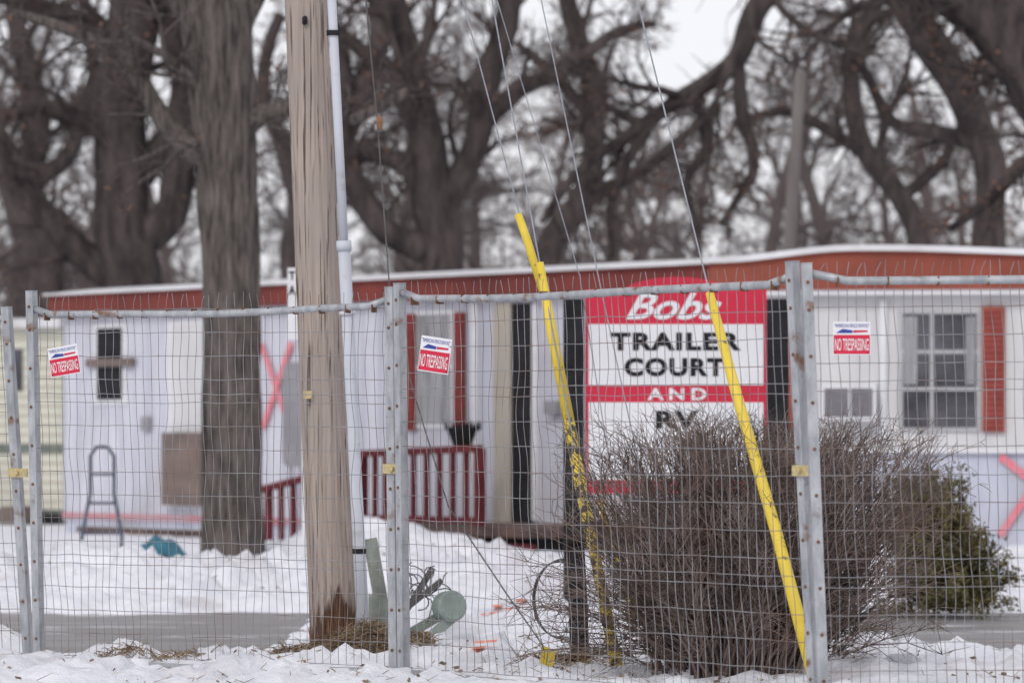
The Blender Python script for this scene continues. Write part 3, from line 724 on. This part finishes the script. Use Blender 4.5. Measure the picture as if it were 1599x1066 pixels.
# ------------------------------------------------------------ leafless bush
rn=random.Random(5); st=MB(); tw=MB()
C=Vector((P(1168,600,20.5).x,20.5,0))
E=empty('leafless_bush',C)
for i in range(440):
    a=rn.uniform(0,6.283); rr=rn.random()**.6
    tx=math.cos(a)*rr*.93+.03; ty=math.sin(a)*rr*.70
    edge=max(0,rr-.55)/.45
    tz=1.22-.24*edge*rn.random()-.12*rn.random()- (.5*edge*rn.random() if rn.random()<.6 else 0)+.05*noise.noise(Vector((tx*3,ty*3,4)))
    if rn.random()<.22: tz*=rn.uniform(.35,.8)
    b0=C+Vector((math.cos(a)*.3*rr+rn.gauss(0,.07)-.06,math.sin(a)*.25*rr+rn.gauss(0,.06),-.02))
    T=C+Vector((tx,ty,tz)); 
    mid=b0.lerp(T,.45)+Vector((-math.cos(a)*.10*rr,-math.sin(a)*.08*rr,.06))
    pts=[];rad=[];N=8
    for k in range(N+1):
        t=k/N; q=b0*(1-t)**2+mid*2*t*(1-t)+T*t*t+rvec(rn)*.012
        pts.append(q); rad.append(.0058*(1-t)+.0016)
    st.tube(pts,rad,4,False)
    for c in range(15):
        f=rn.uniform(.22,1)*N; j=min(N-1,int(f)); q=pts[j].lerp(pts[j+1],f-j); ax=(pts[j+1]-pts[j]).normalized()
        s=rvec(rn); d=(ax*.8+s*.75+Vector((0,0,.15))).normalized(); l=rn.uniform(.08,.28)
        pp=[q]; dd=d
        for k in range(3): dd=(dd+rvec(rn)*.22).normalized(); q=q+dd*l/3; pp.append(q)
        if pp[-1].z>1.28+.03*rn.random(): continue
        tw.tube(pp,[.0026,.0021,.0017,.0011],3,False)
        for c2 in range(3):
            q=pp[rn.randrange(1,4)]; dd=(dd+rvec(rn)*.8).normalized(); l2=rn.uniform(.04,.11)
            tw.tube([q,q+dd*l2*.5+rvec(rn)*.006,q+dd*l2],[.0016,.0013,.0009],3,False)
for i in range(95):
    sx=-1 if i%3 else 1; T=C+Vector((sx*rn.uniform(.5,1.16 if sx<0 else .98),rn.uniform(-.4,.4),rn.uniform(.08,.95))); b0=C+Vector((sx*.15+rn.gauss(0,.1),rn.gauss(0,.1),0)); mid=b0.lerp(T,.5)+Vector((0,0,.2))
    pts=[b0*(1-t/8)**2+mid*2*(t/8)*(1-t/8)+T*(t/8)**2+rvec(rn)*.012 for t in range(9)]
    st.tube(pts,[.005-.0004*k for k in range(9)],4,False)
    for c in range(14):
        q=pts[rn.randrange(2,9)]; dd=(rvec(rn)+Vector((sx*.5,0,.4))).normalized(); l=rn.uniform(.08,.22); tw.tube([q,q+dd*l*.5+rvec(rn)*.01,q+dd*l],[.0022,.0017,.001],3,False)
st.obj('stems','bush',E); tw.obj('twigs','bush',E)
# evergreen shrub
C=Vector((P(1484,0,28).x,28,-.02))
E=empty('evergreen_shrub',C); b=MB(); t_=MB()
for i in range(300):
    a=rn.uniform(0,6.28); ph=rn.uniform(-.25,1.5); rr=.9+.4*noise.noise(Vector((math.cos(a)*2.2,math.sin(a)*2.2,ph*2.5)))
    T=C+Vector((math.cos(a)*math.cos(ph)*.43*rr-.20*max(0,math.sin(ph)),math.sin(a)*math.cos(ph)*.42*rr,.22+math.sin(ph)*.74*rr)); b0=C+Vector((0,0,.05)); t_.tube([b0,b0.lerp(T,.5)+Vector((0,0,.05)),T],[.008,.006,.003],3,False)
    for k in range(50):
        q=b0.lerp(T,rn.uniform(.5,1.05))+rvec(rn)*rn.uniform(0,.07); u=(rvec(rn)+Vector((0,0,.5))).normalized()*.045; s=rvec(rn)*.011; b.poly([q-s,q+s,q+u])
b.obj('foliage','green',E); t_.obj('stems','bush',E)
# ------------------------------------------------------------ light, world, camera
w=bpy.data.worlds.new('World'); S.world=w; w.use_nodes=True; nt=w.node_tree; bg=nt.nodes['Background']
sky=nt.nodes.new('ShaderNodeTexSky'); sky.sky_type='NISHITA'; sky.sun_disc=False
el=math.radians(38); az=math.radians(200)
sky.sun_elevation=el; sky.sun_rotation=az; sky.dust_density=1.5; sky.air_density=1.0
hs=nt.nodes.new('ShaderNodeHueSaturation'); hs.inputs['Saturation'].default_value=.3
mx=nt.nodes.new('ShaderNodeMixRGB'); mx.inputs[0].default_value=.75; mx.inputs[2].default_value=(6.9,6.85,7.25,1)
nt.links.new(sky.outputs[0],hs.inputs['Color']); nt.links.new(hs.outputs[0],mx.inputs[1]); nt.links.new(mx.outputs[0],bg.inputs[0]); bg.inputs[1].default_value=.14
sd=bpy.data.lights.new('sun','SUN'); sd.energy=1.15; sd.angle=math.radians(14); sd.color=(1,.97,.95)
so=bpy.data.objects.new('sun',sd); S.collection.objects.link(so)
dirv=Vector((math.sin(az)*math.cos(el),math.cos(az)*math.cos(el),math.sin(el)))
so.rotation_euler=(-dirv).to_track_quat('-Z','Y').to_euler()
cd=bpy.data.cameras.new('camera'); co=bpy.data.objects.new('camera',cd); S.collection.objects.link(co); S.camera=co
co.location=(0,0,HC); co.rotation_euler=(math.pi/2,0,0)
cd.sensor_width=36; cd.lens=36*F/1599; cd.shift_y=(HY-533)/1599; cd.clip_end=3000; cd.clip_start=.5
cd.dof.use_dof=True; cd.dof.focus_distance=20.6; cd.dof.aperture_fstop=3.1; cd.dof.aperture_blades=9
S.view_settings.view_transform='Standard'; S.view_settings.look='None'; S.view_settings.exposure=0
